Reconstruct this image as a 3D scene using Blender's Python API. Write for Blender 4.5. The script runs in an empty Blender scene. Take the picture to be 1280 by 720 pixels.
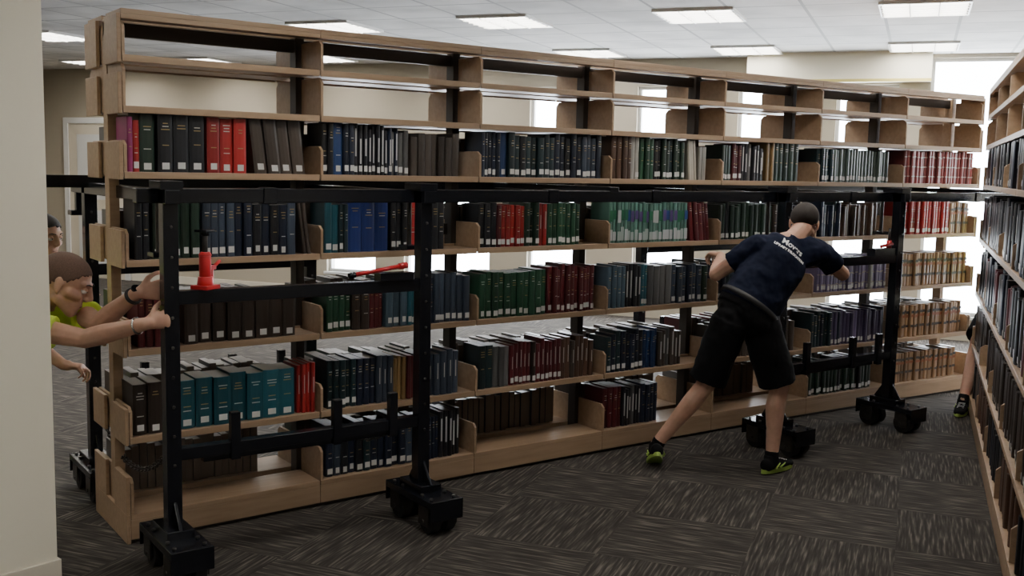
import bpy, bmesh, math, random
from mathutils import Vector, Matrix
random.seed(7)
V=Vector
# ---------------------------------------------------------------- materials
def new_mat(name):
    m=bpy.data.materials.new(name); m.use_nodes=True
    return m, m.node_tree.nodes, m.node_tree.links, m.node_tree.nodes["Principled BSDF"]
def simple(name,col,rough=.5,metal=0,noise=0,scale=20,spec=None,emis=0,sss=0,bump=.08):
    m,n,l,b=new_mat(name)
    b.inputs["Base Color"].default_value=(*col,1); b.inputs["Roughness"].default_value=rough
    b.inputs["Metallic"].default_value=metal
    if spec is not None: b.inputs["Specular IOR Level"].default_value=spec
    if sss:
        b.inputs["Subsurface Weight"].default_value=sss; b.inputs["Subsurface Scale"].default_value=.01; b.inputs["Subsurface Radius"].default_value=(1,.35,.2)
    if emis:
        b.inputs["Emission Color"].default_value=(*col,1); b.inputs["Emission Strength"].default_value=emis
    if noise:
        t=n.new("ShaderNodeTexNoise"); t.inputs["Scale"].default_value=scale; t.inputs["Detail"].default_value=4
        tc=n.new("ShaderNodeTexCoord"); l.new(tc.outputs["Object"],t.inputs["Vector"])
        r=n.new("ShaderNodeMix"); r.data_type='RGBA'
        r.inputs[6].default_value=(*[c*(1-noise) for c in col],1); r.inputs[7].default_value=(*[min(1,c*(1+noise)) for c in col],1)
        l.new(t.outputs["Fac"],r.inputs[0]); l.new(r.outputs[2],b.inputs["Base Color"])
        bp=n.new("ShaderNodeBump"); bp.inputs["Strength"].default_value=bump; l.new(t.outputs["Fac"],bp.inputs["Height"]); l.new(bp.outputs[0],b.inputs["Normal"])
    return m
def wood_mat(name,c1,c2):
    m,n,l,b=new_mat(name); b.inputs["Roughness"].default_value=.40
    tc=n.new("ShaderNodeTexCoord"); mp=n.new("ShaderNodeMapping"); mp.inputs["Scale"].default_value=(1.2,14,14)
    t=n.new("ShaderNodeTexNoise"); t.inputs["Scale"].default_value=3; t.inputs["Detail"].default_value=6
    r=n.new("ShaderNodeValToRGB"); r.color_ramp.elements[0].color=(*c1,1); r.color_ramp.elements[1].color=(*c2,1)
    r.color_ramp.elements[0].position=.3; r.color_ramp.elements[1].position=.7
    l.new(tc.outputs["Object"],mp.inputs[0]); l.new(mp.outputs[0],t.inputs["Vector"]); l.new(t.outputs["Fac"],r.inputs[0]); l.new(r.outputs[0],b.inputs["Base Color"])
    return m
M_wood=wood_mat("shelf_wood",(.30,.20,.122),(.38,.262,.168))
M_dark=simple("upright_dark_brown",(.030,.022,.017),.5)
M_black=simple("frame_black_paint",(.008,.009,.013),.22,.2,noise=.5,scale=30)
M_rubber=simple("caster_rubber",(.012,.012,.012),.6)
M_steel=simple("caster_steel",(.07,.065,.06),.4,.8,noise=.4,scale=40)
M_red=simple("jack_red",(.50,.02,.025),.3)
M_chrome=simple("ram_chrome",(.5,.5,.5),.25,1)
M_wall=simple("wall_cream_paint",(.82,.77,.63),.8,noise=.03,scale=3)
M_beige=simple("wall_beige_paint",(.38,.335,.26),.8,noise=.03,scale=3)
M_base=simple("baseboard_paint",(.66,.61,.51),.5)
M_trim=simple("window_frame_white",(.65,.65,.63),.4)
M_door=simple("door_paint",(.62,.56,.45),.5)
M_skin=simple("skin",(.50,.295,.21),.6,noise=.20,scale=30,sss=.10,spec=.3,bump=.2)
M_hair=simple("hair_dark",(.02,.014,.011),.8,noise=.4,scale=120)
M_stub=simple("hair_cropped",(.115,.068,.049),.9,noise=.5,scale=220)
M_navy=simple("shirt_navy",(.005,.008,.023),.9,noise=.25,scale=15,spec=.2)
M_blackc=simple("shorts_black",(.005,.005,.006),.9,noise=.3,scale=15,spec=.2)
M_neon=simple("shirt_hi_vis",(.56,.74,.07),.8,noise=.1,scale=12)
M_neon2=simple("shoe_neon",(.35,.50,.10),.6)
M_eye=simple("eye_white",(.6,.6,.58),.3); M_iris=simple("iris",(.03,.015,.01),.2)
M_lip=simple("lip",(.33,.14,.11),.5)
M_white=simple("white_print",(.75,.75,.75),.7)
mb,n,l,b=new_mat("book_cloth"); at=n.new("ShaderNodeVertexColor"); at.layer_name="Col"
l.new(at.outputs[0],b.inputs["Base Color"]); b.inputs["Roughness"].default_value=.38
M_book=mb
M_light,n,l,b=new_mat("troffer_diffuser"); b.inputs["Base Color"].default_value=(.9,.9,.9,1)
b.inputs["Emission Color"].default_value=(1,.96,.90,1); b.inputs["Emission Strength"].default_value=26
# ---------------------------------------------------------------- room frame
CAM=V((-1.22002,-4.54723,1.67083))
RA=math.radians(33.6)
UU=V((math.cos(RA),math.sin(RA),0)); VV=V((math.sin(RA),-math.cos(RA),0))
O=V((CAM.x,CAM.y,0))
def RP(u,v,z=0): return O+UU*u+VV*v+V((0,0,z))
def room_coords(n,l):
    g=n.new("ShaderNodeNewGeometry"); s=n.new("ShaderNodeVectorMath"); s.operation='SUBTRACT'; s.inputs[1].default_value=O
    r=n.new("ShaderNodeVectorRotate"); r.rotation_type='Z_AXIS'; r.inputs["Angle"].default_value=-RA
    l.new(g.outputs["Position"],s.inputs[0]); l.new(s.outputs[0],r.inputs["Vector"])
    return r.outputs[0]
M_carpet,n,l,b=new_mat("carpet_tiles"); b.inputs["Roughness"].default_value=.95; b.inputs["Specular IOR Level"].default_value=.15
rc=room_coords(n,l)
ck=n.new("ShaderNodeTexChecker"); ck.inputs["Scale"].default_value=1/.61; l.new(rc,ck.inputs["Vector"])
ck.inputs["Color1"].default_value=(1,1,1,1); ck.inputs["Color2"].default_value=(0,0,0,1)
def stripes(sc):
    mp=n.new("ShaderNodeMapping"); mp.inputs["Scale"].default_value=sc; l.new(rc,mp.inputs[0])
    t=n.new("ShaderNodeTexNoise"); t.inputs["Scale"].default_value=1; t.inputs["Detail"].default_value=2; l.new(mp.outputs[0],t.inputs["Vector"]); return t
s1=stripes((80,5,1)); s2=stripes((5,80,1))
mx=n.new("ShaderNodeMix"); l.new(ck.outputs["Fac"],mx.inputs[0]); l.new(s1.outputs["Fac"],mx.inputs[2]); l.new(s2.outputs["Fac"],mx.inputs[3])
cr=n.new("ShaderNodeValToRGB"); e=cr.color_ramp.elements
e[0].position=.36; e[0].color=(.030,.026,.023,1); e[1].position=.72; e[1].color=(.150,.132,.112,1)
x=e.new(.50); x.color=(.045,.040,.035,1); x=e.new(.59); x.color=(.074,.066,.057,1)
l.new(mx.outputs[0],cr.inputs[0]); l.new(cr.outputs[0],b.inputs["Base Color"])
fn=n.new("ShaderNodeTexNoise"); fn.inputs["Scale"].default_value=260; bp=n.new("ShaderNodeBump"); bp.inputs["Strength"].default_value=.3
l.new(fn.outputs["Fac"],bp.inputs["Height"]); l.new(bp.outputs[0],b.inputs["Normal"])
M_ceil,n,l,b=new_mat("ceiling_tiles"); b.inputs["Roughness"].default_value=.9
rc=room_coords(n,l); sp=n.new("ShaderNodeSeparateXYZ"); l.new(rc,sp.inputs[0])
def grid(out,size,off):
    a=n.new("ShaderNodeMath"); a.operation='ADD'; a.inputs[1].default_value=off; l.new(out,a.inputs[0])
    d=n.new("ShaderNodeMath"); d.operation='DIVIDE'; d.inputs[1].default_value=size; l.new(a.outputs[0],d.inputs[0])
    f=n.new("ShaderNodeMath"); f.operation='FRACT'; l.new(d.outputs[0],f.inputs[0])
    g=n.new("ShaderNodeMath"); g.operation='LESS_THAN'; g.inputs[1].default_value=.045; l.new(f.outputs[0],g.inputs[0]); return g
g1=grid(sp.outputs[0],.61,61-8.41+.305); g2=grid(sp.outputs[1],.55,55-1.69+.275)
mxm=n.new("ShaderNodeMath"); mxm.operation='MAXIMUM'; l.new(g1.outputs[0],mxm.inputs[0]); l.new(g2.outputs[0],mxm.inputs[1])
nz=n.new("ShaderNodeTexNoise"); nz.inputs["Scale"].default_value=40; nz.inputs["Detail"].default_value=5
cr=n.new("ShaderNodeValToRGB"); cr.color_ramp.elements[0].position=.35; cr.color_ramp.elements[0].color=(.47,.465,.46,1); cr.color_ramp.elements[1].position=.6; cr.color_ramp.elements[1].color=(.64,.63,.62,1)
l.new(nz.outputs["Fac"],cr.inputs[0])
mc=n.new("ShaderNodeMix"); mc.data_type='RGBA'; mc.inputs[7].default_value=(.34,.34,.34,1); l.new(mxm.outputs[0],mc.inputs[0]); l.new(cr.outputs[0],mc.inputs[6]); l.new(mc.outputs[2],b.inputs["Base Color"])
# ---------------------------------------------------------------- mesh helpers
def link(o): bpy.context.scene.collection.objects.link(o); return o
def empty(name,loc=(0,0,0)):
    e=bpy.data.objects.new(name,None); e.location=loc; e.empty_display_size=.1; return link(e)
class MB:
    """mesh builder with material slots"""
    def __init__(s): s.v=[];s.f=[];s.m=[];s.mats=[];s.smooth=[]
    def mi(s,mat):
        if mat not in s.mats: s.mats.append(mat)
        return s.mats.index(mat)
    def add(s,vs,fs,mat,smooth=False):
        o=len(s.v); s.v+= [tuple(x) for x in vs]; k=s.mi(mat)
        for f in fs: s.f.append([o+i for i in f]); s.m.append(k); s.smooth.append(smooth)
    def box(s,x0,x1,y0,y1,z0,z1,mat,T=None):
        vs=[V((x,y,z)) for z in (z0,z1) for y in (y0,y1) for x in (x0,x1)]
        if T: vs=[T(p) for p in vs]
        s.add(vs,[(0,2,3,1),(4,5,7,6),(0,1,5,4),(2,6,7,3),(0,4,6,2),(1,3,7,5)],mat)
    def prism(s,pts,d,mat):
        d=V(d); n_=len(pts); a=[V(p) for p in pts]; bb=[p+d for p in a]
        s.add(a+bb,[tuple(range(n_))[::-1],tuple(range(n_,2*n_))]+[(i,(i+1)%n_,n_+(i+1)%n_,n_+i) for i in range(n_)],mat)
    def cyl(s,p,q,r,mat,seg=16,r2=None):
        p=V(p);q=V(q); d=(q-p).normalized(); a=d.orthogonal().normalized(); c=d.cross(a); r2=r if r2 is None else r2
        vs=[];
        for P,rr in((p,r),(q,r2)):
            for i in range(seg):
                t=2*math.pi*i/seg; vs.append(P+(a*math.cos(t)+c*math.sin(t))*rr)
        o=len(s.v); k=s.mi(mat); s.v+=[tuple(x) for x in vs]
        for i in range(seg):
            s.f.append([o+i,o+(i+1)%seg,o+seg+(i+1)%seg,o+seg+i]); s.m.append(k); s.smooth.append(True)
        s.f.append([o+i for i in range(seg)][::-1]); s.m.append(k); s.smooth.append(False)
        s.f.append([o+seg+i for i in range(seg)]); s.m.append(k); s.smooth.append(False)
    def torus(s,c,nrm,R,r,mat,seg=16,ts=8,sy=1,up=None):
        c=V(c); nrm=V(nrm).normalized(); a=(V(up) if up else nrm.orthogonal()); a=(a-nrm*a.dot(nrm)).normalized(); b_=nrm.cross(a)
        vs=[]
        for i in range(seg):
            t=2*math.pi*i/seg; dirv=a*math.cos(t)*sy+b_*math.sin(t); dn=dirv.normalized()
            for j in range(ts):
                p=2*math.pi*j/ts; vs.append(c+dirv*R+dn*r*math.cos(p)+nrm*r*math.sin(p))
        s.add(vs,[(i*ts+j,((i+1)%seg)*ts+j,((i+1)%seg)*ts+(j+1)%ts,i*ts+(j+1)%ts) for i in range(seg) for j in range(ts)],mat,True)
    def obj(s,name,parent=None,bevel=0,T=None):
        me=bpy.data.meshes.new(name); vs=[tuple(T(V(p))) for p in s.v] if T else s.v
        me.from_pydata(vs,[],s.f)
        for m in s.mats: me.materials.append(m)
        me.polygons.foreach_set("material_index",s.m); me.polygons.foreach_set("use_smooth",s.smooth); me.update()
        o=link(bpy.data.objects.new(name,me))
        if bevel:
            b=o.modifiers.new("bevel",'BEVEL'); b.width=bevel; b.segments=2; b.limit_method='ANGLE'
        if parent: o.parent=parent
        return o
# ---------------------------------------------------------------- room shell
U0,U1,V0,V1,CH=-4.0,11.6,-11.6,6.0,2.9
def RT(p): return RP(p.x,p.y,p.z)
m=MB(); m.box(U0-.2,U1+.2,V0-.2,V1+.2,-.1,0,M_carpet,RT); m.obj("floor")
m=MB(); m.box(U0-.2,U1+.2,V0-.2,V1+.2,CH,CH+.1,M_ceil,RT); m.obj("ceiling")
wins=[(-7.0,-6.3,.3,1.45),(-5.9,-4.75,.3,1.45),(-4.28,-3.55,.25,2.6),(-3.0,-2.33,.25,2.6),(-1.88,-1.3,.25,2.6),(-.86,-.25,.25,2.6),(.05,1.15,.25,2.86),(1.5,2.5,.25,2.86),(2.85,3.85,.25,2.86),(4.2,5.4,.25,2.86)]
m=MB(); last=V0-.2
for (a,c,z0,z1) in wins:
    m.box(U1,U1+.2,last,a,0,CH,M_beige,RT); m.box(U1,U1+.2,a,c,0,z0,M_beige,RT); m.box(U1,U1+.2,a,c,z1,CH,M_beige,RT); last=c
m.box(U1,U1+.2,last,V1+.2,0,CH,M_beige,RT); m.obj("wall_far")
for i,(a,c,z0,z1) in enumerate(wins):
    m=MB(); t=.035
    m.box(U1+.06,U1+.12,a,a+t,z0,z1,M_trim,RT); m.box(U1+.06,U1+.12,c-t,c,z0,z1,M_trim,RT)
    m.box(U1+.06,U1+.12,a+t,c-t,z0,z0+t,M_trim,RT); m.box(U1+.06,U1+.12,a+t,c-t,z1-t,z1,M_trim,RT)
    m.box(U1+.07,U1+.11,a+t,c-t,z0+(z1-z0)*.45,z0+(z1-z0)*.45+.03,M_trim,RT)
    m.box(U1-.03,U1+.06,a-.03,c+.03,z0-.03,z0,M_trim,RT)
    m.obj("window_%d"%(i+1))
m=MB(); m.box(U1-.35,U1,-1.75,.05,2.62,CH,M_wall,RT); m.box(U1-.36,U1-.35,-1.75,.05,2.60,2.63,simple("trim_yellow",(.6,.5,.15),.5),RT); m.obj("trim_1")
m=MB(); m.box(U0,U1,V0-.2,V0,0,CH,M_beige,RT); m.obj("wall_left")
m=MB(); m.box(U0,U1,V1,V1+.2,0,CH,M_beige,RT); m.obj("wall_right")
m=MB(); m.box(U0-.2,U0,V0-.2,V1+.2,0,CH,M_wall,RT); m.obj("wall_back")
m=MB()
for a,c in ((-11.55,-11.3),(-10.1,-7.0)): m.box(U1-.015,U1,a,c,0,.1,M_base,RT)
m.obj("baseboard_far")
m=MB(); a,c=-11.15,-10.2
m.box(U1-.04,U1,a-.08,a,0,2.15,M_trim,RT); m.box(U1-.04,U1,c,c+.08,0,2.15,M_trim,RT); m.box(U1-.04,U1,a-.08,c+.08,2.15,2.23,M_trim,RT)
m.box(U1-.025,U1,a,c,0,2.15,M_door,RT); m.box(U1-.03,U1-.024,a+.15,c-.15,.2,.95,M_trim,RT); m.box(U1-.03,U1-.024,a+.15,c-.15,1.1,2.0,M_trim,RT)
m.cyl(RP(U1-.03,c-.08,1.0),RP(U1-.09,c-.08,1.0),.012,M_chrome); m.cyl(RP(U1-.085,c-.08,1.0),RP(U1-.085,c-.2,1.0),.01,M_chrome)
m.obj("door_1")
ang=math.radians(14); px=V((-.346,-.291,0)); d1=V((math.cos(ang),math.sin(ang),0)); d2=V((-math.sin(ang),math.cos(ang),0))
def PT(p): return px+d1*p.x+d2*p.y+V((0,0,p.z))
m=MB(); m.box(-2.6,-.012,.012,.16,0,CH,M_wall,PT); m.obj("wall_partition")
m=MB(); m.box(-2.6,0,0,.012,0,.1,M_base,PT); m.box(-.012,0,.012,.17,0,.1,M_base,PT); m.obj("baseboard_partition",bevel=.003)
def troffer_mesh():
    m=MB(); s=.33; q=.30
    m.box(-s,s,-q,q,-.006,.0,M_light)
    for a in (-1,1):
        m.box(a*s-.012,a*s+.012,-q-.01,q+.01,-.022,0,M_trim); m.box(-s,s,a*q-.012,a*q+.012,-.022,0,M_trim)
    for k in range(1,6): m.box(-s+k*.11-.003,-s+k*.11+.003,-q,q,-.03,-.006,M_trim)
    for k in range(1,3): m.box(-s,s,-q+k*.2-.003,-q+k*.2+.003,-.03,-.006,M_trim)
    return m.obj("ceiling_light")
base=troffer_mesh(); first=True
for iu in range(-4,2):
    for iv in range(-6,5):
        u=8.41+2.44*iu; v=-1.69+1.65*iv
        if u<U0+.5 or u>U1-.4 or v<V0+.4 or v>V1-.4: continue
        if iu<=-2 and (iv%2 or iu<-3): continue
        o=base if first else link(base.copy())
        first=False
        o.location=RP(u,v,CH); o.rotation_euler=(0,0,RA)
m=MB(); c=RP(7.6,-6.2,CH); m.cyl(c,c-V((0,0,.02)),.13,M_trim,32); m.cyl(c-V((0,0,.02)),c-V((0,0,.025)),.10,simple("grille",(.5,.5,.5),.6),32); m.obj("ceiling_speaker")
# ---------------------------------------------------------------- library range
W=.914; D=.539; H=2.29
SH=[2.10,1.89,1.615,1.24,.855,.47,.13]      # shelf top surfaces, tiers 1..7
def bendf(B,L):
    def T(p):
        s=max(0,min(1,p.x/L)); return V((p.x,p.y+B*4*s*(1-s),p.z))
    return T
def build_range(name,nsec,T,place):
    L=nsec*W; m=MB()
    def bx(x0,x1,y0,y1,z0,z1,mat): m.box(x0,x1,y0,y1,z0,z1,mat)
    for i in range(nsec+1):
        x=i*W; mat=M_wood if i in(0,nsec) else M_dark
        xo={0:.022,nsec:-.022}.get(i,0)
        bx(x+xo-.022,x+xo+.022,D/2-.035,D/2+.035,.02,H-.02,mat)
    for i in range(nsec):
        x0,x1=i*W,(i+1)*W
        for z in (.03,1.3): bx(x0+.03,x1-.03,D/2-.012,D/2+.012,z,z+.06,M_dark)
        bx(x0+.0,x1,D/2-.015,D/2+.015,H-.09,H-.03,M_dark)
        for side in (0,1):
            def yy(a,b): return (a,b) if side==0 else (D-b,D-a)
            y=yy(0,.235); bx(x0+.001,x1-.001,*y,H-.022,H,M_wood)
            y=yy(0,.02); bx(x0+.001,x1-.001,*y,H-.042,H-.022,M_wood)
            for t,z in enumerate(SH[:-1]):
                y=yy(.012,.225); bx(x0+.004,x1-.004,*y,z-.018,z,M_wood)
                y=yy(0,.012); bx(x0+.004,x1-.004,*y,z-.026,z+.003,M_wood)
                y=yy(.225,.235); bx(x0+.004,x1-.004,*y,z-.018,z+.012,M_wood)
                for xe in (x0+.003,x1-.017):
                    if t==0: hgt=H-.05-z
                    elif t==1: hgt=SH[0]-.03-z
                    else: hgt=.135
                    if xe!=x0+.003 and i!=nsec-1: continue
                    ya,yb=(.004,.225) if side==0 else (D-.004,D-.225)
                    yc=ya+(yb-ya)*.12
                    pts=[(xe,ya,z),(xe,yb,z),(xe,yb,z+hgt),(xe,yc,z+hgt),(xe,ya,z+hgt*.86)]
                    m.prism(pts,(.014,0,0),M_wood)
            z=SH[-1]; y=yy(0,D/2-.036); bx(x0+.003,x1-.003,*y,z-.025,z,M_wood)
            y=yy(.0,.018); bx(x0+.001,x1-.001,*y,.018,z-.025,M_wood)
            y=yy(.018,.03); bx(x0+.001,x1-.001,*y,0,.03,M_dark)
            ya,yb=(.004,.235) if side==0 else (D-.004,D-.235)
            m.prism([(x0+.003,ya,z),(x0+.003,yb,z),(x0+.003,yb,z+.16),(x0+.003,ya+(yb-ya)*.1,z+.16),(x0+.003,ya,z+.14)],(.014,0,0),M_wood)
    for xe in (-.016,L-.0):
        bx(xe,xe+.016,0,D,0,.13,M_wood)
        for z,hh in [(SH[0]-.03,.2),(SH[1]-.03,.17),(SH[2]-.03,.16),(SH[3]-.03,.16),(SH[4]-.03,.16),(SH[5]-.03,.16),(.13,.17)]:
            for ya,yb in ((.0,.2),(D-.2,D)):
                bx(xe,xe+.016,ya,yb,z,z+hh,M_wood)
    return m.obj(name,T=lambda p:place(T(p)),bevel=.002)
# ---------------------------------------------------------------- books
C=dict(magenta=(.25,.03,.12),red=(.30,.018,.018),maroon=(.09,.012,.016),dkgreen=(.012,.028,.018),green=(.013,.055,.028),black=(.008,.009,.012),
 navy=(.009,.014,.030),blue=(.015,.040,.12),brblue=(.012,.030,.15),teal=(.012,.075,.10),dkteal=(.010,.025,.030),taupe=(.060,.046,.037),
 bw=(.01,.01,.014),gray=(.10,.10,.10),ltgray=(.32,.31,.28),brown=(.085,.045,.03),cream=(.45,.42,.34),ochre=(.24,.15,.06),graygreen=(.07,.10,.083),
 lawred=(.22,.045,.045),tan=(.30,.185,.10),lav=(.21,.17,.30),purple=(.07,.055,.11),stripe=(.09,.20,.16),dkbrown=(.03,.020,.015),grayblue=(.035,.048,.072),steel=(.06,.10,.135))
MIX={'dkteal':['navy','dkteal','black'],'navy':['navy','dkteal','black','grayblue'],'dkgreen':['dkgreen','dkteal','black'],'maroon':['maroon','dkbrown','maroon','black'],'taupe':['taupe','dkbrown','taupe','gray'],
 'bw':['bw','gray','navy','bw'],'grayblue':['grayblue','navy','dkgreen','grayblue'],'purple':['purple','navy','lav'],'steel':['steel','navy'],'brown':['brown','taupe'],'lav':['lav','purple','ltgray','lav','lav'],'black':['black','navy','dkbrown'],'gray':['gray','taupe','gray']}
class Books:
    def __init__(s): s.v=[];s.f=[];s.c=[]
    def quad(s,pts,col):
        o=len(s.v); s.v+=pts; s.f.append(list(range(o,o+len(pts)))); s.c.append(col)
    def book(s,x,w,h,d,z,y0,col,style,lean,side):
        j=random.uniform(.65,1.3); col=tuple(c*j for c in col)
        def P(px_,py_,pz_):
            X=x+px_+lean*pz_; Y=y0+py_
            if side: Y=D-Y
            return (X,Y,z+pz_)
        prof=[(0,.007),(w*.18,.002),(w*.5,0),(w*.82,.002),(w,.007),(w,d),(0,d)]
        n_=len(prof)
        for i in range(n_):
            a=prof[i];b_=prof[(i+1)%n_]
            cc=(.13,.10,.078) if i==5 else col
            s.quad([P(a[0],a[1],0),P(b_[0],b_[1],0),P(b_[0],b_[1],h),P(a[0],a[1],h)],cc)
        s.quad([P(a,b_,h) for a,b_ in prof],col)
        if w>.012: s.quad([P(.003,.012,h+.0006),P(w-.003,.012,h+.0006),P(w-.003,d-.004,h+.0006),P(.003,d-.004,h+.0006)],(.10,.08,.063))
        def band(z0,z1,f,cc):
            s.quad([P(w*(.5-f/2),-.0012,z0),P(w*(.5+f/2),-.0012,z0),P(w*(.5+f/2),-.0012,z1),P(w*(.5-f/2),-.0012,z1)],cc)
        gold=(.30,.22,.10); wh=(.44,.43,.40)
        if 'l' in style and random.random()<.93:
            a_=random.uniform(.010,.020); band(a_,a_+.028,.75 if w<.04 else .5,(.58,.58,.56))
        if 't' in style:
            tz=h*random.uniform(.66,.78)
            for k in range(random.choice((2,3,3))): band(tz+k*.013,tz+k*.013+.004,random.uniform(.3,.6),gold if random.random()<.5 else wh)
            if random.random()<.7: band(h*.45,h*.45+.004,.45,gold)
            if random.random()<.5: band(h*.36,h*.36+.004,.5,wh)
        if 'g' in style: band(h*.40,h*random.uniform(.7,.85),.16,wh)
        if 'w' in style:
            a_=random.uniform(.2,.4); band(h*a_,h*random.uniform(.7,.93),.34,(.48,.48,.47))
        if 'b' in style:
            for zz,cc in ((.62,(.24,.07,.02)),(.74,(.02,.016,.013)),(.30,(.03,.02,.015))): band(h*zz,h*(zz+.08),.97,cc); band(h*(zz+.03),h*(zz+.045),.6,gold)
        if 'c' in style:
            for zz in (.2,.5,.8): band(h*zz,h*(zz+.03),.97,(.34,.29,.25))
        if 'p' in style:
            band(h*.06,h*random.uniform(.25,.4),.97,random.choice([(.42,.45,.46),(.3,.36,.34)])); band(h*random.uniform(.48,.58),h*.80,.97,random.choice([(.02,.05,.18),(.02,.12,.06),(.08,.05,.16),(.4,.42,.42)]))
    def group(s,x0,x1,ck,h,n_,style='lt',tier=3,side=0,lean=0,d=.17,y0=.03):
        z=SH[tier-1]+.002; w=(x1-x0)/n_; x=x0; big=n_>5 and ck in MIX
        for i in range(n_):
            hh=h*(random.uniform(.90,1.05) if big else random.uniform(.97,1.03)); ww=w*random.uniform(.90,.985)
            c_=random.choice(MIX[ck]) if big and random.random()<.4 else ck
            s.book(x,ww,hh,d*random.uniform(.93,1.05),z,y0+random.uniform(-.008,.014),C[c_],style,lean,side); x+=w
    def obj(s,name,T):
        me=bpy.data.meshes.new(name); me.from_pydata([tuple(T(V(p))) for p in s.v],[],s.f)
        at=me.color_attributes.new("Col",'FLOAT_COLOR','CORNER'); buf=[]
        for f,c in zip(s.f,s.c): buf+= [c[0],c[1],c[2],1.0]*len(f)
        at.data.foreach_set("color",buf); me.materials.append(M_book); me.update()
        return link(bpy.data.objects.new(name,me))
B=Books(); g=B.group
g(.025,.05,'magenta',.235,1,'t');g(.05,.08,'red',.225,1,'lt');g(.08,.15,'dkgreen',.262,1);g(.155,.365,'black',.258,3,'lt')
g(.375,.56,'red',.245,3);g(.60,.86,'taupe',.262,4,'l',lean=-.12)
g(.94,1.0,'black',.25,2);g(1.0,1.05,'blue',.25,1,'tl');g(1.05,1.11,'navy',.245,2);g(1.11,1.19,'bw',.245,3,'wl');g(1.19,1.36,'bw',.24,8,'wl');g(1.36,1.42,'gray',.22,2,'l');g(1.43,1.72,'taupe',.215,7,'')
g(1.86,1.99,'navy',.235,5);g(1.99,2.04,'blue',.235,1,'l');g(2.04,2.40,'dkteal',.24,9);g(2.40,2.70,'navy',.238,8)
g(2.78,2.86,'brown',.25,2,'t');g(2.86,2.93,'brown',.255,2,'t');g(2.93,3.0,'ltgray',.25,2,'l');g(3.0,3.11,'green',.245,3,'t');g(3.11,3.36,'dkgreen',.24,8);g(3.40,3.48,'cream',.235,3,'',lean=-.10);g(3.49,3.56,'ltgray',.2,3,'')
g(3.68,3.78,'dkgreen',.22,4,'l');g(3.78,3.87,'maroon',.23,3);g(3.87,4.08,'bw',.225,7,'w');g(4.09,4.16,'ochre',.25,3,'');g(4.16,4.40,'dkgreen',.262,5,'t')
g(4.6,4.76,'dkteal',.225,5);g(4.76,5.36,'graygreen',.225,18,'l')
g(5.54,6.35,'lawred',.235,24,'c')
G=lambda *a,**k: B.group(*a,tier=4,**k)
G(.05,.12,'black',.28,2,'t');G(.13,.34,'dkgreen',.275,5,'l');G(.35,.50,'grayblue',.25,4,'lt');G(.50,.80,'navy',.25,7,'lt');G(.84,.88,'taupe',.25,2,'',lean=-.14)
G(.95,1.03,'teal',.235,2,'l');G(1.03,1.08,'dkteal',.23,2);G(1.08,1.31,'brblue',.26,3,'t');G(1.32,1.42,'black',.25,3);G(1.42,1.47,'red',.25,1,'t');G(1.47,1.64,'black',.25,4,'t')
G(1.86,1.97,'black',.235,3);G(1.97,2.0,'maroon',.23,1);G(2.0,2.16,'red',.225,5,'lt');G(2.16,2.26,'dkgreen',.24,3,'lt');G(2.26,2.32,'red',.235,2,'g');G(2.32,2.56,'green',.235,7,'lt')
G(2.78,3.0,'stripe',.24,8,'p');G(3.0,3.40,'stripe',.235,14,'p');G(3.44,3.62,'maroon',.235,5,'t',lean=-.14)
G(3.68,4.18,'dkgreen',.23,14,'l');G(4.18,4.5,'black',.23,8)
G(4.66,4.86,'navy',.235,6,'g');G(4.88,5.28,'brown',.225,11,'')
G(5.55,6.12,'red',.245,15,'tl');G(6.12,6.36,'tan',.235,6,'b')
G=lambda *a,**k: B.group(*a,tier=5,**k)
G(.06,.20,'maroon',.23,4,'t');G(.26,.80,'dkbrown',.20,8,'l')
G(.96,1.10,'green',.20,4,'lt');G(1.10,1.20,'dkbrown',.21,2,'t');G(1.20,1.28,'maroon',.215,3,'t');G(1.29,1.42,'steel',.23,3,'l');G(1.42,1.5,'teal',.235,3,'l');G(1.5,1.58,'navy',.24,2,'t');G(1.58,1.80,'grayblue',.255,6,'l')
G(1.87,2.33,'green',.245,11,'lt');G(2.34,2.68,'maroon',.27,11,'lt')
G(2.78,2.92,'steel',.25,4,'t');G(2.92,3.04,'black',.25,4,'w');G(3.04,3.10,'teal',.25,2);G(3.10,3.30,'gray',.24,4,'');G(3.30,3.60,'grayblue',.24,7,'lt')
G(3.70,4.4,'navy',.24,18,'l')
G(4.66,5.40,'lav',.24,24,'cl')
G(5.53,6.36,'tan',.24,22,'b')
G=lambda *a,**k: B.group(*a,tier=6,**k)
G(.03,.16,'dkbrown',.225,2,'tl');G(.23,.80,'teal',.225,7,'lt');G(.81,.90,'red',.235,4,'g')
G(.97,1.13,'dkteal',.24,5,'lt');G(1.13,1.24,'navy',.235,3,'t');G(1.24,1.34,'grayblue',.235,3,'g');G(1.34,1.42,'ochre',.22,3,'');G(1.42,1.47,'maroon',.225,2,'');G(1.47,1.74,'grayblue',.235,7,'g')
G(1.87,1.97,'dkteal',.24,2,'t');G(1.97,2.08,'gray',.22,3,'');G(2.08,2.44,'maroon',.235,12,'gl');G(2.44,2.68,'brown',.23,7,'g')
G(2.78,3.08,'navy',.235,8,'lt');G(3.08,3.20,'blue',.235,4,'t');G(3.20,3.40,'taupe',.23,6,'w');G(3.70,4.45,'taupe',.22,18,'')
G(4.62,4.84,'dkteal',.24,6,'t');G(4.84,5.42,'purple',.24,18,'l')
G(5.53,6.34,'tan',.24,22,'b')
G=lambda *a,**k: B.group(*a,tier=7,**k)
G(.96,1.50,'navy',.245,13,'lt');G(1.52,1.62,'navy',.22,4,'t');G(1.62,1.76,'bw',.25,5,'w')
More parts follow.
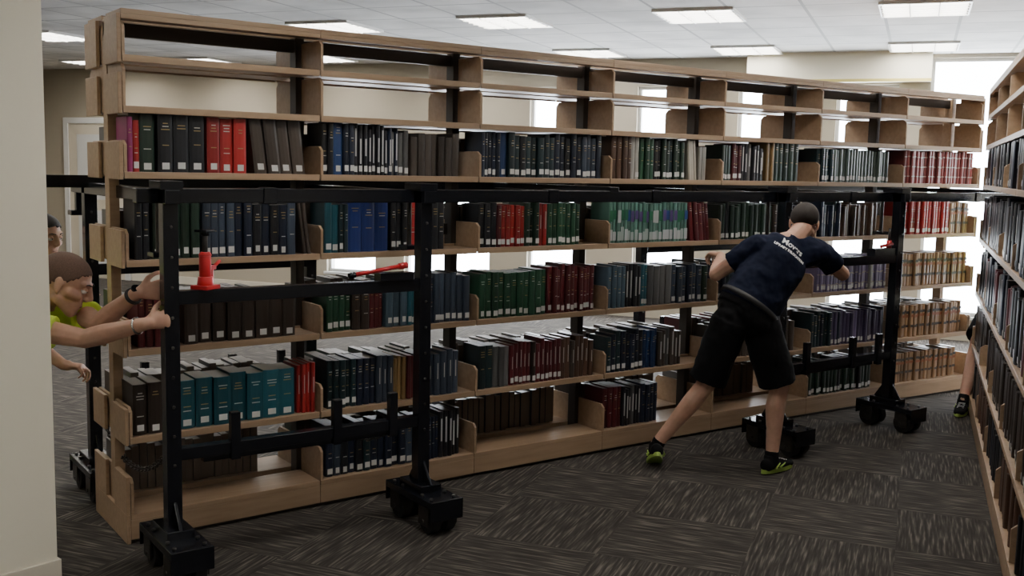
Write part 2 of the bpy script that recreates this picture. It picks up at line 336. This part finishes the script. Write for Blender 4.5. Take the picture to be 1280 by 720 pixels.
G(2.78,2.92,'maroon',.24,4,'t');G(2.92,3.08,'bw',.235,6,'w');G(3.08,3.22,'navy',.235,4,'t')
G(4.62,5.30,'dkgreen',.235,18,'l')
G(5.53,6.3,'tan',.22,20,'b')
for t in range(3,8):
    for i in range(7):
        ck=random.choice(['taupe','dkbrown','navy','dkgreen','maroon','gray'])
        x0=i*W+.03; x1=x0+W*random.uniform(.72,.9)
        B.group(x0,x1,ck,random.uniform(.2,.225) if t<7 else .22,int((x1-x0)/.036),'lt',tier=t,side=1)
ident=lambda p:p
BT=bendf(.079,7*W)
build_range("library_bookshelf",7,BT,ident)
B.obj("shelved_books",BT)
def place2(p): return RP(8.2-p.x,.425+p.y,p.z)
build_range("library_bookshelf.001",5,ident,place2)
B=Books()
for i in range(5):
    for t in range(3,8):
        x0=i*W+.03
        if t in(3,4):
            B.group(x0,x0+.5,'black',.31 if t==4 else .255,6,'l',tier=t,lean=.10,d=.2,y0=.012); B.group(x0+.57,x0+.86,'black',.30 if t==4 else .25,4,'g',tier=t,y0=.015)
        elif t==5: B.group(x0,x0+.55,'black',.31,8,'l',tier=t,y0=.015); B.group(x0+.56,x0+.86,'maroon',.28,6,'l',tier=t,y0=.02)
        elif t==6: B.group(x0+(.35 if i==1 else .0),x0+.84,'dkbrown',.29,14,'l',tier=t,y0=.02)
        elif t==7 : B.group(x0+.0,x0+.84,'brown' if i%2 else 'black',.25,20,'',tier=t,y0=.02)
        B.group(x0,x0+.8,'taupe',.22,20,'',tier=t,side=1)
B.obj("shelved_books.001",place2)
# ---------------------------------------------------------------- moving frames
def frame(name,xa,xb,yf,yb):
    e=empty(name,(xa,yf,0)); Ti=lambda p:p-V((xa,yf,0))
    m=MB(); s=.03
    for x in (xa,xb):
        for y in (yf,yb):
            m.box(x-s,x+s,y-s,y+s,.185,1.58,M_black)
            m.box(x-.055,x+.055,y-.10,y+.10,.165,.20,M_black)
            for sg in(-1,1): m.prism([(x-.006,y+sg*s,.20),(x-.006,y+sg*.10,.20),(x-.006,y+sg*s,.30)],(.012,0,0),M_black)
            for k in range(9): m.cyl((x,y-s,.45+k*.12),(x,y-s-.006,.45+k*.12),.007,M_steel,8)
        m.box(x-s,x+s,yf-.06,yb+.25,1.500,1.555,M_black)
        m.box(x-.045,x+.045,yf-.05,yf+.1,1.555,1.59,M_black)
    for y in (yf,yb):
        m.box(xa,xb,y-.025,y+.025,1.10,1.155,M_black)
        m.box(xa,xb,y-.025,y+.025,.465,.515,M_black)
        m.box(xa+.15,xb-.1,y+(.06 if y==yf else -.10),y+(.10 if y==yf else -.06),.42,.465,M_black)
    for t in (.22,.62,.86):
        x=xa+(xb-xa)*t; m.box(x-.02,x+.02,yf-.035,yf+.0,.44,.64,M_black); m.box(x-.02,x+.02,yb,yb+.035,.44,.64,M_black)
    for x in (xa,xb):
        m.box(x-.02,x+.02,yb+.18,yb+.22,1.40,1.505,M_black); m.box(x-.05,x+.05,yb+.16,yb+.24,1.385,1.41,M_black)
        m.cyl((x,yf+.13,1.30),(x,yf+.13,1.505),.012,M_steel,10); m.box(x-.035,x+.035,yf+.09,yf+.17,1.28,1.30,M_black)
    m.obj("steel_frame",e,bevel=.004,T=Ti)
    m=MB()
    for x in (xa,xb):
        for y in (yf,yb):
            m.box(x-.085,x+.085,y-.235,y+.175,.135,.166,M_black)
            m.box(x-.085,x+.085,y-.243,y-.235,.075,.168,M_black)
            m.box(x-.085,x+.085,y+.175,y+.183,.075,.168,M_black)
            for k,dy in enumerate((-.160,.105)):
                cy=y+dy; R=.062
                for dx in (-.040,.040):
                    m.cyl((x+dx-.023,cy,R),(x+dx+.023,cy,R),R,M_rubber,24); m.cyl((x+dx-.025,cy,R),(x+dx+.025,cy,R),.032,M_steel,16)
                for sx in (-.078,.072): m.box(x+sx,x+sx+.006,cy-.045,cy+.045,.04,.14,M_steel)
                m.box(x-.006,x+.006,cy-.04,cy+.04,.05,.14,M_steel)
                m.cyl((x-.084,cy,R),(x+.084,cy,R),.009,M_steel,10)
            for sx in(-.06,.06):
                for dy in (-.2,-.12,.06,.14): m.cyl((x+sx,y+dy,.166),(x+sx,y+dy,.175),.009,M_steel,8)
    m.obj("casters",e,T=Ti,bevel=.002)
    return e
e1=frame("shelf_moving_frame",.06,1.22,-.40,.84)
e2=frame("shelf_moving_frame.001",3.70,4.82,-.40,.84)
T1=lambda p:p-V((.06,-.40,0)); T2=lambda p:p-V((3.70,-.40,0))
m=MB()
m.box(-.75,6.45,.745,.795,1.53,1.59,M_black); m.box(-.05,6.42,-.358,-.302,1.50,1.56,M_black)
for x in (2.4,6.3): m.box(x-.03,x+.03,-.36,.80,1.545,1.58,M_black)
for x in (.5,2.0,2.7,4.4,5.8): m.box(x-.03,x+.03,-.365,-.295,1.495,1.565,M_black)
m.obj("long_tubes",e1,bevel=.004,T=T1)
def chain(name,p,q,sag,n_):
    m=MB(); p=V(p);q=V(q)
    pts=[p.lerp(q,i/n_)-V((0,0,sag*4*(i/n_)*(1-i/n_))) for i in range(n_+1)]
    for i in range(n_):
        d=(pts[i+1]-pts[i]).normalized(); nr=d.orthogonal().normalized() if i%2 else d.cross(d.orthogonal()).normalized()
        m.torus((pts[i]+pts[i+1])/2,nr,.011,.0035,M_steel,12,6,sy=1.7,up=d)
    return m.obj(name,e1,T=T1)
chain("chain_1",(.03,.66,.50),(.04,-.36,.47),.16,40)
chain("chain_2",(1.12,-.36,.47),(.95,.0,.44),.08,16)
def jack(name,loc,rot=0):
    e=empty(name,loc); m=MB()
    m.box(-.045,.045,-.04,.04,0,.016,M_red); m.cyl((0,0,.016),(0,0,.05),.034,M_red,24,.029); m.cyl((0,0,.05),(0,0,.135),.024,M_red,24)
    m.cyl((0,0,.135),(0,0,.15),.027,M_red,24,.02); m.cyl((0,0,.15),(0,0,.215),.011,M_steel,16); m.cyl((0,0,.215),(0,0,.23),.018,M_black,16)
    m.cyl((.038,0,.016),(.038,0,.08),.010,M_red,14); m.box(.026,.062,-.009,.009,.075,.093,M_red); m.cyl((.055,0,.085),(.085,-.01,.11),.007,M_red,12)
    m.box(-.03,.03,-.03,.03,.23,.24,M_black)
    m.obj("jack_body",e,bevel=.002); e.rotation_euler=(0,0,rot)
jack("hydraulic_bottle_jack",(.205,-.40,1.156),.6)
m=MB(); m.cyl((.86,-.41,1.185),(1.09,-.41,1.215),.010,M_red,14); m.cyl((1.09,-.41,1.215),(1.13,-.41,1.22),.015,M_red,14); m.box(.98,1.15,-.44,-.38,1.155,1.19,M_black); m.cyl((.84,-.41,1.182),(.87,-.41,1.187),.013,M_black,14)
m.obj("jack_handle",e1,T=T1)
m=MB(); m.box(4.55,4.76,-.43,-.37,1.155,1.20,M_black); m.cyl((4.62,-.42,1.215),(4.74,-.42,1.228),.010,M_red,14); m.cyl((4.72,-.41,1.20),(4.72,-.41,1.25),.016,M_red,16); m.cyl((4.72,-.41,1.25),(4.72,-.41,1.33),.009,M_steel,12)
m.obj("jack_handle",e2,T=T2)
# ---------------------------------------------------------------- people
def ico(sub=3):
    bm=bmesh.new(); bmesh.ops.create_icosphere(bm,subdivisions=sub,radius=1); vs=[v.co.copy() for v in bm.verts]; bm.free(); return vs
ICO2=ico(2); ICO3=ico(3)
class Body:
    def __init__(s): s.bm=bmesh.new()
    def hull(s,pts):
        vs=[s.bm.verts.new(p) for p in pts]
        r=bmesh.ops.convex_hull(s.bm,input=vs)
        junk=[g_ for g_ in r["geom_interior"] if isinstance(g_,bmesh.types.BMVert)]
        if junk: bmesh.ops.delete(s.bm,geom=junk,context='VERTS')
    def cap(s,p,r,q,r2): 
        s.hull([V(p)+v*r for v in ICO2]+[V(q)+v*r2 for v in ICO2])
    def ell(s,c,A,r,c2=None,r2=None):
        def pts(c_,r_): return [V(c_)+A[0]*v.x*r_[0]+A[1]*v.y*r_[1]+A[2]*v.z*r_[2] for v in ICO3]
        P=pts(c,r)
        if c2 is not None: P+=pts(c2,r2)
        s.hull(P)
    def frus(s,p,q,a1,b1,a2,b2,sx,sf):
        P=[]
        for c,a,b_ in ((p,a1,b1),(q,a2,b2)):
            for i in range(32):
                t=2*math.pi*i/32; P.append(V(c)+sx*a*math.cos(t)+sf*b_*math.sin(t))
        s.hull(P)
    def tube(s,p,q,r,r2):
        d=(V(q)-V(p)).normalized(); a=d.orthogonal().normalized(); s.frus(p,q,r,r,r2,r2,a,d.cross(a))
    def obj(s,name,mat,parent,vox=.006,smooth=4,origin=V((0,0,0)),wr=0):
        me=bpy.data.meshes.new(name+"_src"); s.bm.to_mesh(me); s.bm.free()
        o=link(bpy.data.objects.new(name,me))
        r=o.modifiers.new("r",'REMESH'); r.mode='VOXEL'; r.voxel_size=vox; r.use_smooth_shade=True
        sm=o.modifiers.new("s",'SMOOTH'); sm.factor=.5; sm.iterations=smooth
        if wr:
            tx=bpy.data.textures.new("folds",'CLOUDS'); tx.noise_scale=.09; tx.noise_depth=2
            dm=o.modifiers.new("d",'DISPLACE'); dm.texture=tx; dm.strength=wr; dm.mid_level=.5; dm.texture_coords='GLOBAL'
        dg=bpy.context.evaluated_depsgraph_get(); ev=o.evaluated_get(dg); nm=bpy.data.meshes.new_from_object(ev)
        o.modifiers.clear(); o.data=nm; bpy.data.meshes.remove(me); nm.name=name
        nm.materials.clear(); nm.materials.append(mat)
        nm.transform(Matrix.Translation(-origin))
        nm.polygons.foreach_set("use_smooth",[True]*len(nm.polygons))
        o.parent=parent; return o
def hand(b,wr,d,n,t,curl=(35,45,35),sc=1.0):
    """wr wrist, d finger direction, n palm-facing normal, t thumb side"""
    d=V(d).normalized(); n=V(n); n=(n-d*n.dot(d)).normalized(); t=V(t); t=(t-d*t.dot(d)-n*t.dot(n)).normalized()
    wr=V(wr)
    b.ell(wr+d*.015,(t,n,d),(.026*sc,.019*sc,.02*sc),wr+d*.078*sc,(.040*sc,.015*sc,.018*sc))
    b.cap(wr+d*.02*sc+t*.018*sc+n*.008,.015*sc,wr+d*.055*sc+t*.024*sc+n*.008,.014*sc)
    L=[(.030,.040,.024,.019),(.0105,.045,.028,.021),(-.0105,.041,.026,.020),(-.030,.032,.020,.017)]
    for k,(off,l1,l2,l3) in enumerate(L):
        p=wr+d*(.083-(.004 if k in(0,) else 0)-(.008 if k==3 else 0))*sc+t*off*sc*1.08; a=0; r=.0090 if k<3 else .008
        spread=(1.5-k)*.06
        for j,ll in enumerate((l1,l2,l3)):
            a+=math.radians(curl[j]*(1+.08*k)); dd=((d+t*spread).normalized()*math.cos(a)+n*math.sin(a)).normalized()
            q=p+dd*ll*sc; b.cap(p,r*sc,q,(r-.0009)*sc); p=q; r-=.0009
    p=wr+d*.028*sc+t*.024*sc; 
    for dd,ll,r in (((t*.75+d*.55+n*.35),.040,.0125),((t*.35+d*.6+n*.7),.030,.0105),((t*.1+d*.6+n*.85),.024,.0095)):
        dd=dd.normalized(); q=p+dd*ll*sc; b.cap(p,r*sc,q,(r-.001)*sc); p=q
def human(name,J,shirt,shorts,hairlen=.006,belt=True,shoe_neon=True,sleeve=.6,hs=1.0,hair=None):
    J={k:(V(v) if isinstance(v,tuple) and not isinstance(v[0],tuple) else v) for k,v in J.items()}
    org=V((J['pelvis'].x,J['pelvis'].y,0)); e=empty(name,org); hair=hair or M_hair
    up=(J['neck']-J['pelvis']).normalized(); side=(J['shR']-J['shL']); side=(side-up*side.dot(up)).normalized(); fw=up.cross(side)
    A=(side,fw,up); P=J['pelvis']; N=J['neck']; Lt=(N-P).length
    def torso(b,k):
        ch=P+up*Lt*.68+fw*.005; wa=P+up*Lt*.30
        b.ell(P,A,(.155+k,.105+k,.09+k),wa,(.138+k,.095+k,.07+k))
        b.ell(wa,A,(.138+k,.095+k,.07+k),ch,(.158+k,.108+k,.12+k))
        b.ell(ch,A,(.15+k,.10+k,.12+k),P+up*Lt*.88,(.12+k,.075+k,.05+k))
        for s_ in('L','R'):
            b.cap(J['sh'+s_],.058+k,P+up*Lt*.72,.075+k)
            b.cap(N+up*.01-fw*.012,.045+k*.5,J['sh'+s_]+up*.01,.045+k)
    hc=J['head']; F=J['face'].normalized(); U_=J.get('hup',V((0,0,1))); U_=(U_-F*U_.dot(F)).normalized(); R_=F.cross(U_)
    def h(x,y,z): return hc+(R_*x+F*y+U_*z)*hs
    HA=(R_*hs,F*hs,U_*hs)
    b=Body(); torso(b,0)
    b.cap(N-up*.03,.062,h(0,-.03,-.05),.054*hs)
    cp=lambda p,r,q,r2: b.cap(p,r*hs,q,r2*hs)
    b.ell(h(0,-.012,.030),HA,(.074,.092,.080)); b.ell(h(0,.016,-.010),HA,(.060,.067,.064),h(0,.058,-.086),(.026,.024,.022))
    for s_ in(-1,1):
        cp(h(.048*s_,.0,-.052),.019,h(.012*s_,.062,-.088),.019)
        cp(h(.038*s_,.060,-.020),.020,h(.048*s_,.03,-.016),.024)
        cp(h(.010*s_,.079,.030),.009,h(.042*s_,.066,.030),.011)
        b.ell(h(.077*s_,-.008,-.004),(HA[0],(HA[1]*.97-HA[2]*.2),(HA[2]*.97+HA[1]*-.1)),(.007,.017,.029)); cp(h(.076*s_,-.002,-.028),.007,h(.072*s_,0,-.034),.006)
        cp(h(.009*s_,.092,-.024),.0075,h(.006*s_,.096,-.022),.008)
        cp(h(.022*s_,.066,-.035),.015,h(.014*s_,.068,-.07),.014)
    cp(h(0,.082,.026),.008,h(0,.104,-.016),.010); cp(h(0,.100,-.014),.010,h(0,.090,-.026),.009)
    cp(h(-.016,.078,-.050),.0075,h(.016,.078,-.050),.0075); cp(h(-.013,.077,-.063),.008,h(.013,.077,-.063),.008)
    for s_ in('L','R'):
        sh,el,wr=J['sh'+s_],J['el'+s_],J['wr'+s_]
        b.cap(sh,.054,sh.lerp(el,.4),.050); b.cap(sh.lerp(el,.4),.050,el,.039); b.cap(el,.040,el.lerp(wr,.3),.043); b.cap(el.lerp(wr,.3),.043,wr,.0265)
        hd=J['hand'+s_]; b.cap(wr,.026,wr+V(hd[0]).normalized()*.02,.026); hand(b,wr,*hd)
        hp,kn,an=J['hip'+s_],J['kn'+s_],J['an'+s_]
        to=J['toe'+s_].normalized()
        b.cap(hp,.088,hp.lerp(kn,.5),.075); b.cap(hp.lerp(kn,.5),.075,kn,.055); cf=kn.lerp(an,.28)-to*.018
        b.cap(kn,.052,cf,.055); b.cap(cf,.055,kn.lerp(an,.55)-to*.008,.046); b.cap(kn.lerp(an,.5)-to*.006,.046,an,.035)
        b.cap(an-V((0,0,.03)),.034,an+to*.12-V((0,0,.055)),.026)
    b.obj("body",M_skin,e,vox=.005,smooth=3,origin=org)
    m=MB()
    for s_ in(-1,1):
        c=h(.030*s_,.0735,.008)
        for rad,off,mat in ((.0120,0,M_eye),(.0062,.0066,M_iris)):
            bm=bmesh.new(); bmesh.ops.create_icosphere(bm,subdivisions=3,radius=rad*hs); vs=[v.co+c+F*off*hs for v in bm.verts]; fs=[[v.index for v in f.verts] for f in bm.faces]; bm.free(); m.add(vs,fs,mat,True)
        bm=bmesh.new(); bmesh.ops.create_icosphere(bm,subdivisions=3,radius=.0136*hs)
        bmesh.ops.delete(bm,geom=[v for v in bm.verts if v.co.dot(U_)<.0005*hs],context='VERTS'); bm.verts.ensure_lookup_table(); bm.verts.index_update()
        vs=[v.co+c for v in bm.verts]; fs=[[v.index for v in f.verts] for f in bm.faces]; bm.free(); m.add(vs,fs,M_skin,True)
        m.cyl(h(.014*s_,.0885,.031),h(.034*s_,.082,.034),.0030*hs,M_hair,8); m.cyl(h(.034*s_,.082,.034),h(.047*s_,.072,.029),.0030*hs,M_hair,8,.002)
    m.cyl(h(-.017,.0855,-.0565),h(.017,.0855,-.0565),.0020*hs,M_lip,8)
    m.obj("face_details",e,T=lambda p:p-org)
    bm=bmesh.new(); bmesh.ops.create_icosphere(bm,subdivisions=5,radius=1); dele=[]
    for v in bm.verts:
        x,y,z=v.co; Y=y*(.092+hairlen)-.012; Z=z*(.080+hairlen)+.030; X=x*(.074+hairlen)
        ks=[(-.12,-.055),(-.05,-.035),(-.02,.005),(.02,.018),(.045,.045),(.07,.064),(.1,.07)]
        zm=ks[0][1]
        for (ya,za),(yb,zb) in zip(ks,ks[1:]):
            if ya<=Y<=yb: zm=za+(zb-za)*(Y-ya)/(yb-ya)
        if Z<zm+random.uniform(-.004,.004): dele.append(v)
        f_=1+random.uniform(-.4,.4)*hairlen; v.co=h(X*f_,(Y)*f_,Z*f_)-org
    bmesh.ops.delete(bm,geom=dele,context='VERTS'); me=bpy.data.meshes.new("hair"); bm.to_mesh(me); bm.free(); me.materials.append(hair)
    me.polygons.foreach_set("use_smooth",[True]*len(me.polygons))
    o=link(bpy.data.objects.new("hair",me)); o.parent=e; so=o.modifiers.new("sol",'SOLIDIFY'); so.thickness=hairlen; so.offset=-1
    b=Body(); ch=P+up*Lt*.68
    b.frus(P+up*.02,P+up*Lt*.5,.176,.128,.166,.118,side,fw)
    b.ell(P+up*Lt*.34,A,(.164,.118,.06),ch,(.172,.122,.125)); b.ell(ch,A,(.168,.118,.12),P+up*Lt*.90,(.13,.085,.045))
    for s_ in('L','R'):
        sh,el=J['sh'+s_],J['el'+s_]; b.cap(sh,.070,P+up*Lt*.70,.09); b.cap(N-up*.02-fw*.012,.055,sh+up*.008,.058)
        b.cap(sh,.070,sh.lerp(el,.15),.068); b.tube(sh.lerp(el,.1),sh.lerp(el,sleeve),.068,.070)
    b.tube(N-up*.05,N+up*.012,.075,.064)
    b.obj("shirt",shirt,e,vox=.006,smooth=7,origin=org,wr=.022)
    b=Body()
    b.frus(P+up*.055,P-V((0,0,.02)),.170,.122,.182,.132,side,fw)
    b.ell(P-V((0,0,.03)),A,(.176,.132,.09))
    for s_ in('L','R'):
        hp,kn=J['hip'+s_],J['kn'+s_]; b.cap(hp,.104,hp.lerp(kn,.2),.104); b.tube(hp,hp.lerp(kn,.93),.108,.106)
    b.obj("shorts",shorts,e,vox=.006,smooth=6,origin=org,wr=.020)
    if belt:
        m=MB(); ring=[]
        for (hh,g_) in ((.032,.186),(.062,.184),(.062,.170),(.032,.172)):
            for i in range(40):
                t=2*math.pi*i/40; ring.append(P+up*hh+side*g_*math.cos(t)+fw*(g_-.046)*math.sin(t))
        m.add(ring,[(r_*40+i,r_*40+(i+1)%40,((r_+1)%4)*40+(i+1)%40,((r_+1)%4)*40+i) for r_ in range(4) for i in range(40)],M_rubber,True)
        m.obj("belt",e,T=lambda p:p-org)
    for s_ in('L','R'):
        an=J['an'+s_]; to=V(J['toe'+s_]); up3=J.get('tup'+s_,V((0,0,1))); to=(to-up3*to.dot(up3)).normalized(); lat=to.cross(up3)
        base=an-up3*.085; SA=(lat,to,up3)
        b=Body(); b.ell(base-to*.045+up3*.045,SA,(.036,.035,.038),base+to*.06+up3*.04,(.044,.05,.034)); b.ell(base+to*.06+up3*.036,SA,(.044,.05,.032),base+to*.155+up3*.03,(.038,.04,.022))
        b.tube(base+up3*.04-to*.005,an+up3*.012,.044,.040)
        b.obj("shoe_"+s_,M_blackc,e,vox=.005,smooth=3,origin=org)
        m=MB(); out=[]
        for i in range(36):
            t=2*math.pi*i/36; yy_=math.sin(t)*.14+.055; wd=.042+.006*math.sin(t); out.append(base+lat*math.cos(t)*wd+to*yy_+up3*(.004))
        m.prism([tuple(p) for p in out],up3*.022,M_neon2 if shoe_neon else M_white)
        for k in range(4): 
            c=base+to*(.05+k*.022)+up3*(.076-k*.007); m.cyl(c-lat*.022,c+lat*.022,.0035,M_white,8)
        for sd in(-1,1):
            c=base+lat*sd*.045+to*.02+up3*.03; m.cyl(c,c+to*.05+up3*.022,.006,M_neon2,8,.003); m.cyl(c-to*.04,c-to*.0+up3*.028,.006,M_neon2,8,.003)
        m.obj("shoe_sole_"+s_,e,T=lambda p:p-org)
        b=Body(); b.tube(an-V((0,0,.01)),an.lerp(J['kn'+s_],.09),.038,.039); b.obj("sock_"+s_,M_blackc,e,vox=.006,smooth=2,origin=org)
    return e,A,P,Lt,org
J=dict(pelvis=(3.17,-.60,.90),neck=(3.46,-.66,1.30),head=(3.565,-.655,1.39),face=(.75,.55,-.50),hup=(.4,.2,1),
 shL=(3.265,-.58,1.26),shR=(3.60,-.74,1.235),elL=(3.16,-.38,1.09),wrL=(3.42,-.17,1.17),elR=(3.81,-.75,1.10),wrR=(4.02,-.57,1.10),
 hipL=(3.09,-.575,.86),hipR=(3.25,-.635,.86),knL=(3.02,-.47,.48),knR=(3.37,-.70,.47),anL=(2.83,-.29,.12),anR=(3.30,-.73,.088),
 toeL=(.55,.75,-.3),toeR=(.88,.1,0),
 handL=((.1,1,.1),(0,.1,-1),(1,0,0)),handR=((.75,.6,.12),(0,.2,-1),(-.6,.8,0)))
J['tupL']=V((.35,.42,1)).normalized()
e,A,P,Lt,org=human("mover_man",J,M_navy,M_blackc)
def back_text(txt,size,upoff,e,A,P,Lt,org):
    side,fw,up=A
    cu=bpy.data.curves.new("t",'FONT'); cu.body=txt; cu.size=size; cu.align_x='CENTER'; cu.offset=.0012
    o=link(bpy.data.objects.new("t",cu)); dg=bpy.context.evaluated_depsgraph_get(); me=bpy.data.meshes.new_from_object(o.evaluated_get(dg)); bpy.data.objects.remove(o)
    shirt=[c for c in e.children if c.name.startswith("shirt")][0]
    from mathutils.bvhtree import BVHTree
    bm=bmesh.new(); bm.from_mesh(shirt.data); tr=BVHTree.FromBMesh(bm)
    bmt=bmesh.new(); bmt.from_mesh(me); bmesh.ops.triangulate(bmt,faces=bmt.faces[:]); bmesh.ops.subdivide_edges(bmt,edges=bmt.edges[:],cuts=1)
    for v in bmt.verts:
        p=P+up*(Lt*upoff+v.co.y)+side*v.co.x-fw*.4-org
        hit=tr.ray_cast(p,fw)
        v.co=(hit[0] if hit[0] else p+fw*.25)-fw*.003
    bmt.to_mesh(me); me.materials.clear(); me.materials.append(M_white)
    o=link(bpy.data.objects.new("back_print",me)); o.parent=e
back_text("Movers",.046,.85,e,A,P,Lt,org); back_text("LIBRARY RELOCATION",.020,.79,e,A,P,Lt,org)
J=dict(pelvis=(-.86,.46,.84),neck=(-.35,.12,1.06),head=(-.235,.03,1.155),face=(.93,-.42,-.50),hup=(.55,-.20,1),
 shL=(-.17,.18,1.025),shR=(-.43,.0,.995),elL=(-.13,-.06,.99),wrL=(-.035,-.29,1.14),elR=(-.21,-.17,.95),wrR=(-.035,-.40,1.03),
 hipL=(-.80,.54,.80),hipR=(-.92,.38,.80),knL=(-.72,.42,.42),knR=(-1.12,.55,.43),anL=(-.92,.56,.088),anR=(-1.45,.80,.12),
 toeL=(.8,-.55,0),toeR=(.8,-.55,0),
 handL=((.75,-.62,.15),(.5,.7,0),(.1,.2,1)),handR=((.95,-.25,.2),(.35,.8,0),(.1,.2,1)))
e,A,P,Lt,org=human("mover_man.001",J,M_neon,M_blackc,sleeve=.55,hs=1.13,hair=M_stub,hairlen=.0018)
m=MB(); wl=V(J['wrL']);el=V(J['elL']); d=(el-wl).normalized(); m.torus(wl+d*.03,d,.030,.008,M_rubber,24,8); m.cyl(wl+d*.02+V((0,-.02,.025)),wl+d*.02+V((0,-.026,.033)),.018,M_black,20)
wl=V(J['wrR']);el=V(J['elR']); d=(el-wl).normalized(); m.torus(wl+d*.04,d,.032,.004,M_chrome,24,8); m.obj("watch",e,T=lambda p:p-org)
J=dict(pelvis=(-.34,1.62,.86),neck=(-.16,1.26,1.14),head=(-.095,1.13,1.275),face=(.55,-.80,-.20),hup=(0,0,1),
 shL=(.03,1.34,1.10),shR=(-.29,1.14,1.08),elL=(.10,1.18,.90),wrL=(.06,.96,.98),elR=(-.30,.92,.86),wrR=(-.10,.74,.68),
 hipL=(-.27,1.67,.82),hipR=(-.41,1.56,.82),knL=(-.16,1.5,.44),knR=(-.5,1.62,.42),anL=(-.28,1.66,.088),anR=(-.66,1.9,.12),
 toeL=(.5,-.8,0),toeR=(.5,-.8,0),
 handL=((-.3,-.9,.1),(.3,-.3,0),(0,0,1)),handR=((.9,-.5,-.1),(.3,-.3,-1),(0,.7,.7)))
human("mover_man.002",J,M_neon,M_blackc,sleeve=.5)
J=dict(pelvis=(6.36,-.33,.84),neck=(6.52,-.35,1.27),head=(6.56,-.30,1.40),face=(-.1,.9,-.2),hup=(0,0,1),
 shL=(6.36,-.35,1.22),shR=(6.70,-.33,1.22),elL=(6.53,-.20,1.0),wrL=(6.68,-.05,1.15),elR=(6.86,-.15,1.02),wrR=(6.82,.05,1.17),
 hipL=(6.28,-.34,.80),hipR=(6.45,-.32,.80),knL=(5.93,-.36,.48),knR=(6.52,-.22,.42),anL=(5.66,-.44,.088),anR=(6.62,-.38,.1),
 toeL=(-.7,-.3,0),toeR=(0,1,0),
 handL=((-.3,.9,.3),(0,.2,-1),(1,0,0)),handR=((-.7,.6,.3),(0,.2,-1),(-1,0,0)))
human("mover_man.003",J,M_neon,M_blackc,sleeve=.5)
# ---------------------------------------------------------------- world, camera
w=bpy.data.worlds.new("world"); bpy.context.scene.world=w; w.use_nodes=True
bg=w.node_tree.nodes["Background"]; bg.inputs[0].default_value=(.88,.94,1,1); bg.inputs[1].default_value=22
f,yaw,pit,rol=1309.526,.95329,.11469,.02149
F=V((math.cos(yaw)*math.cos(pit),math.sin(yaw)*math.cos(pit),-math.sin(pit))); R=V((math.sin(yaw),-math.cos(yaw),0)); U=R.cross(F)
c_,s_=math.cos(rol),math.sin(rol); R2=R*c_+U*s_; U2=-R*s_+U*c_
cd=bpy.data.cameras.new("camera"); cd.sensor_width=36; cd.lens=f*36/1280; cd.clip_start=.05
co=link(bpy.data.objects.new("camera",cd))
Mx=Matrix((R2,U2,-F)).transposed().to_4x4(); Mx.translation=CAM; co.matrix_world=Mx
bpy.context.scene.camera=co
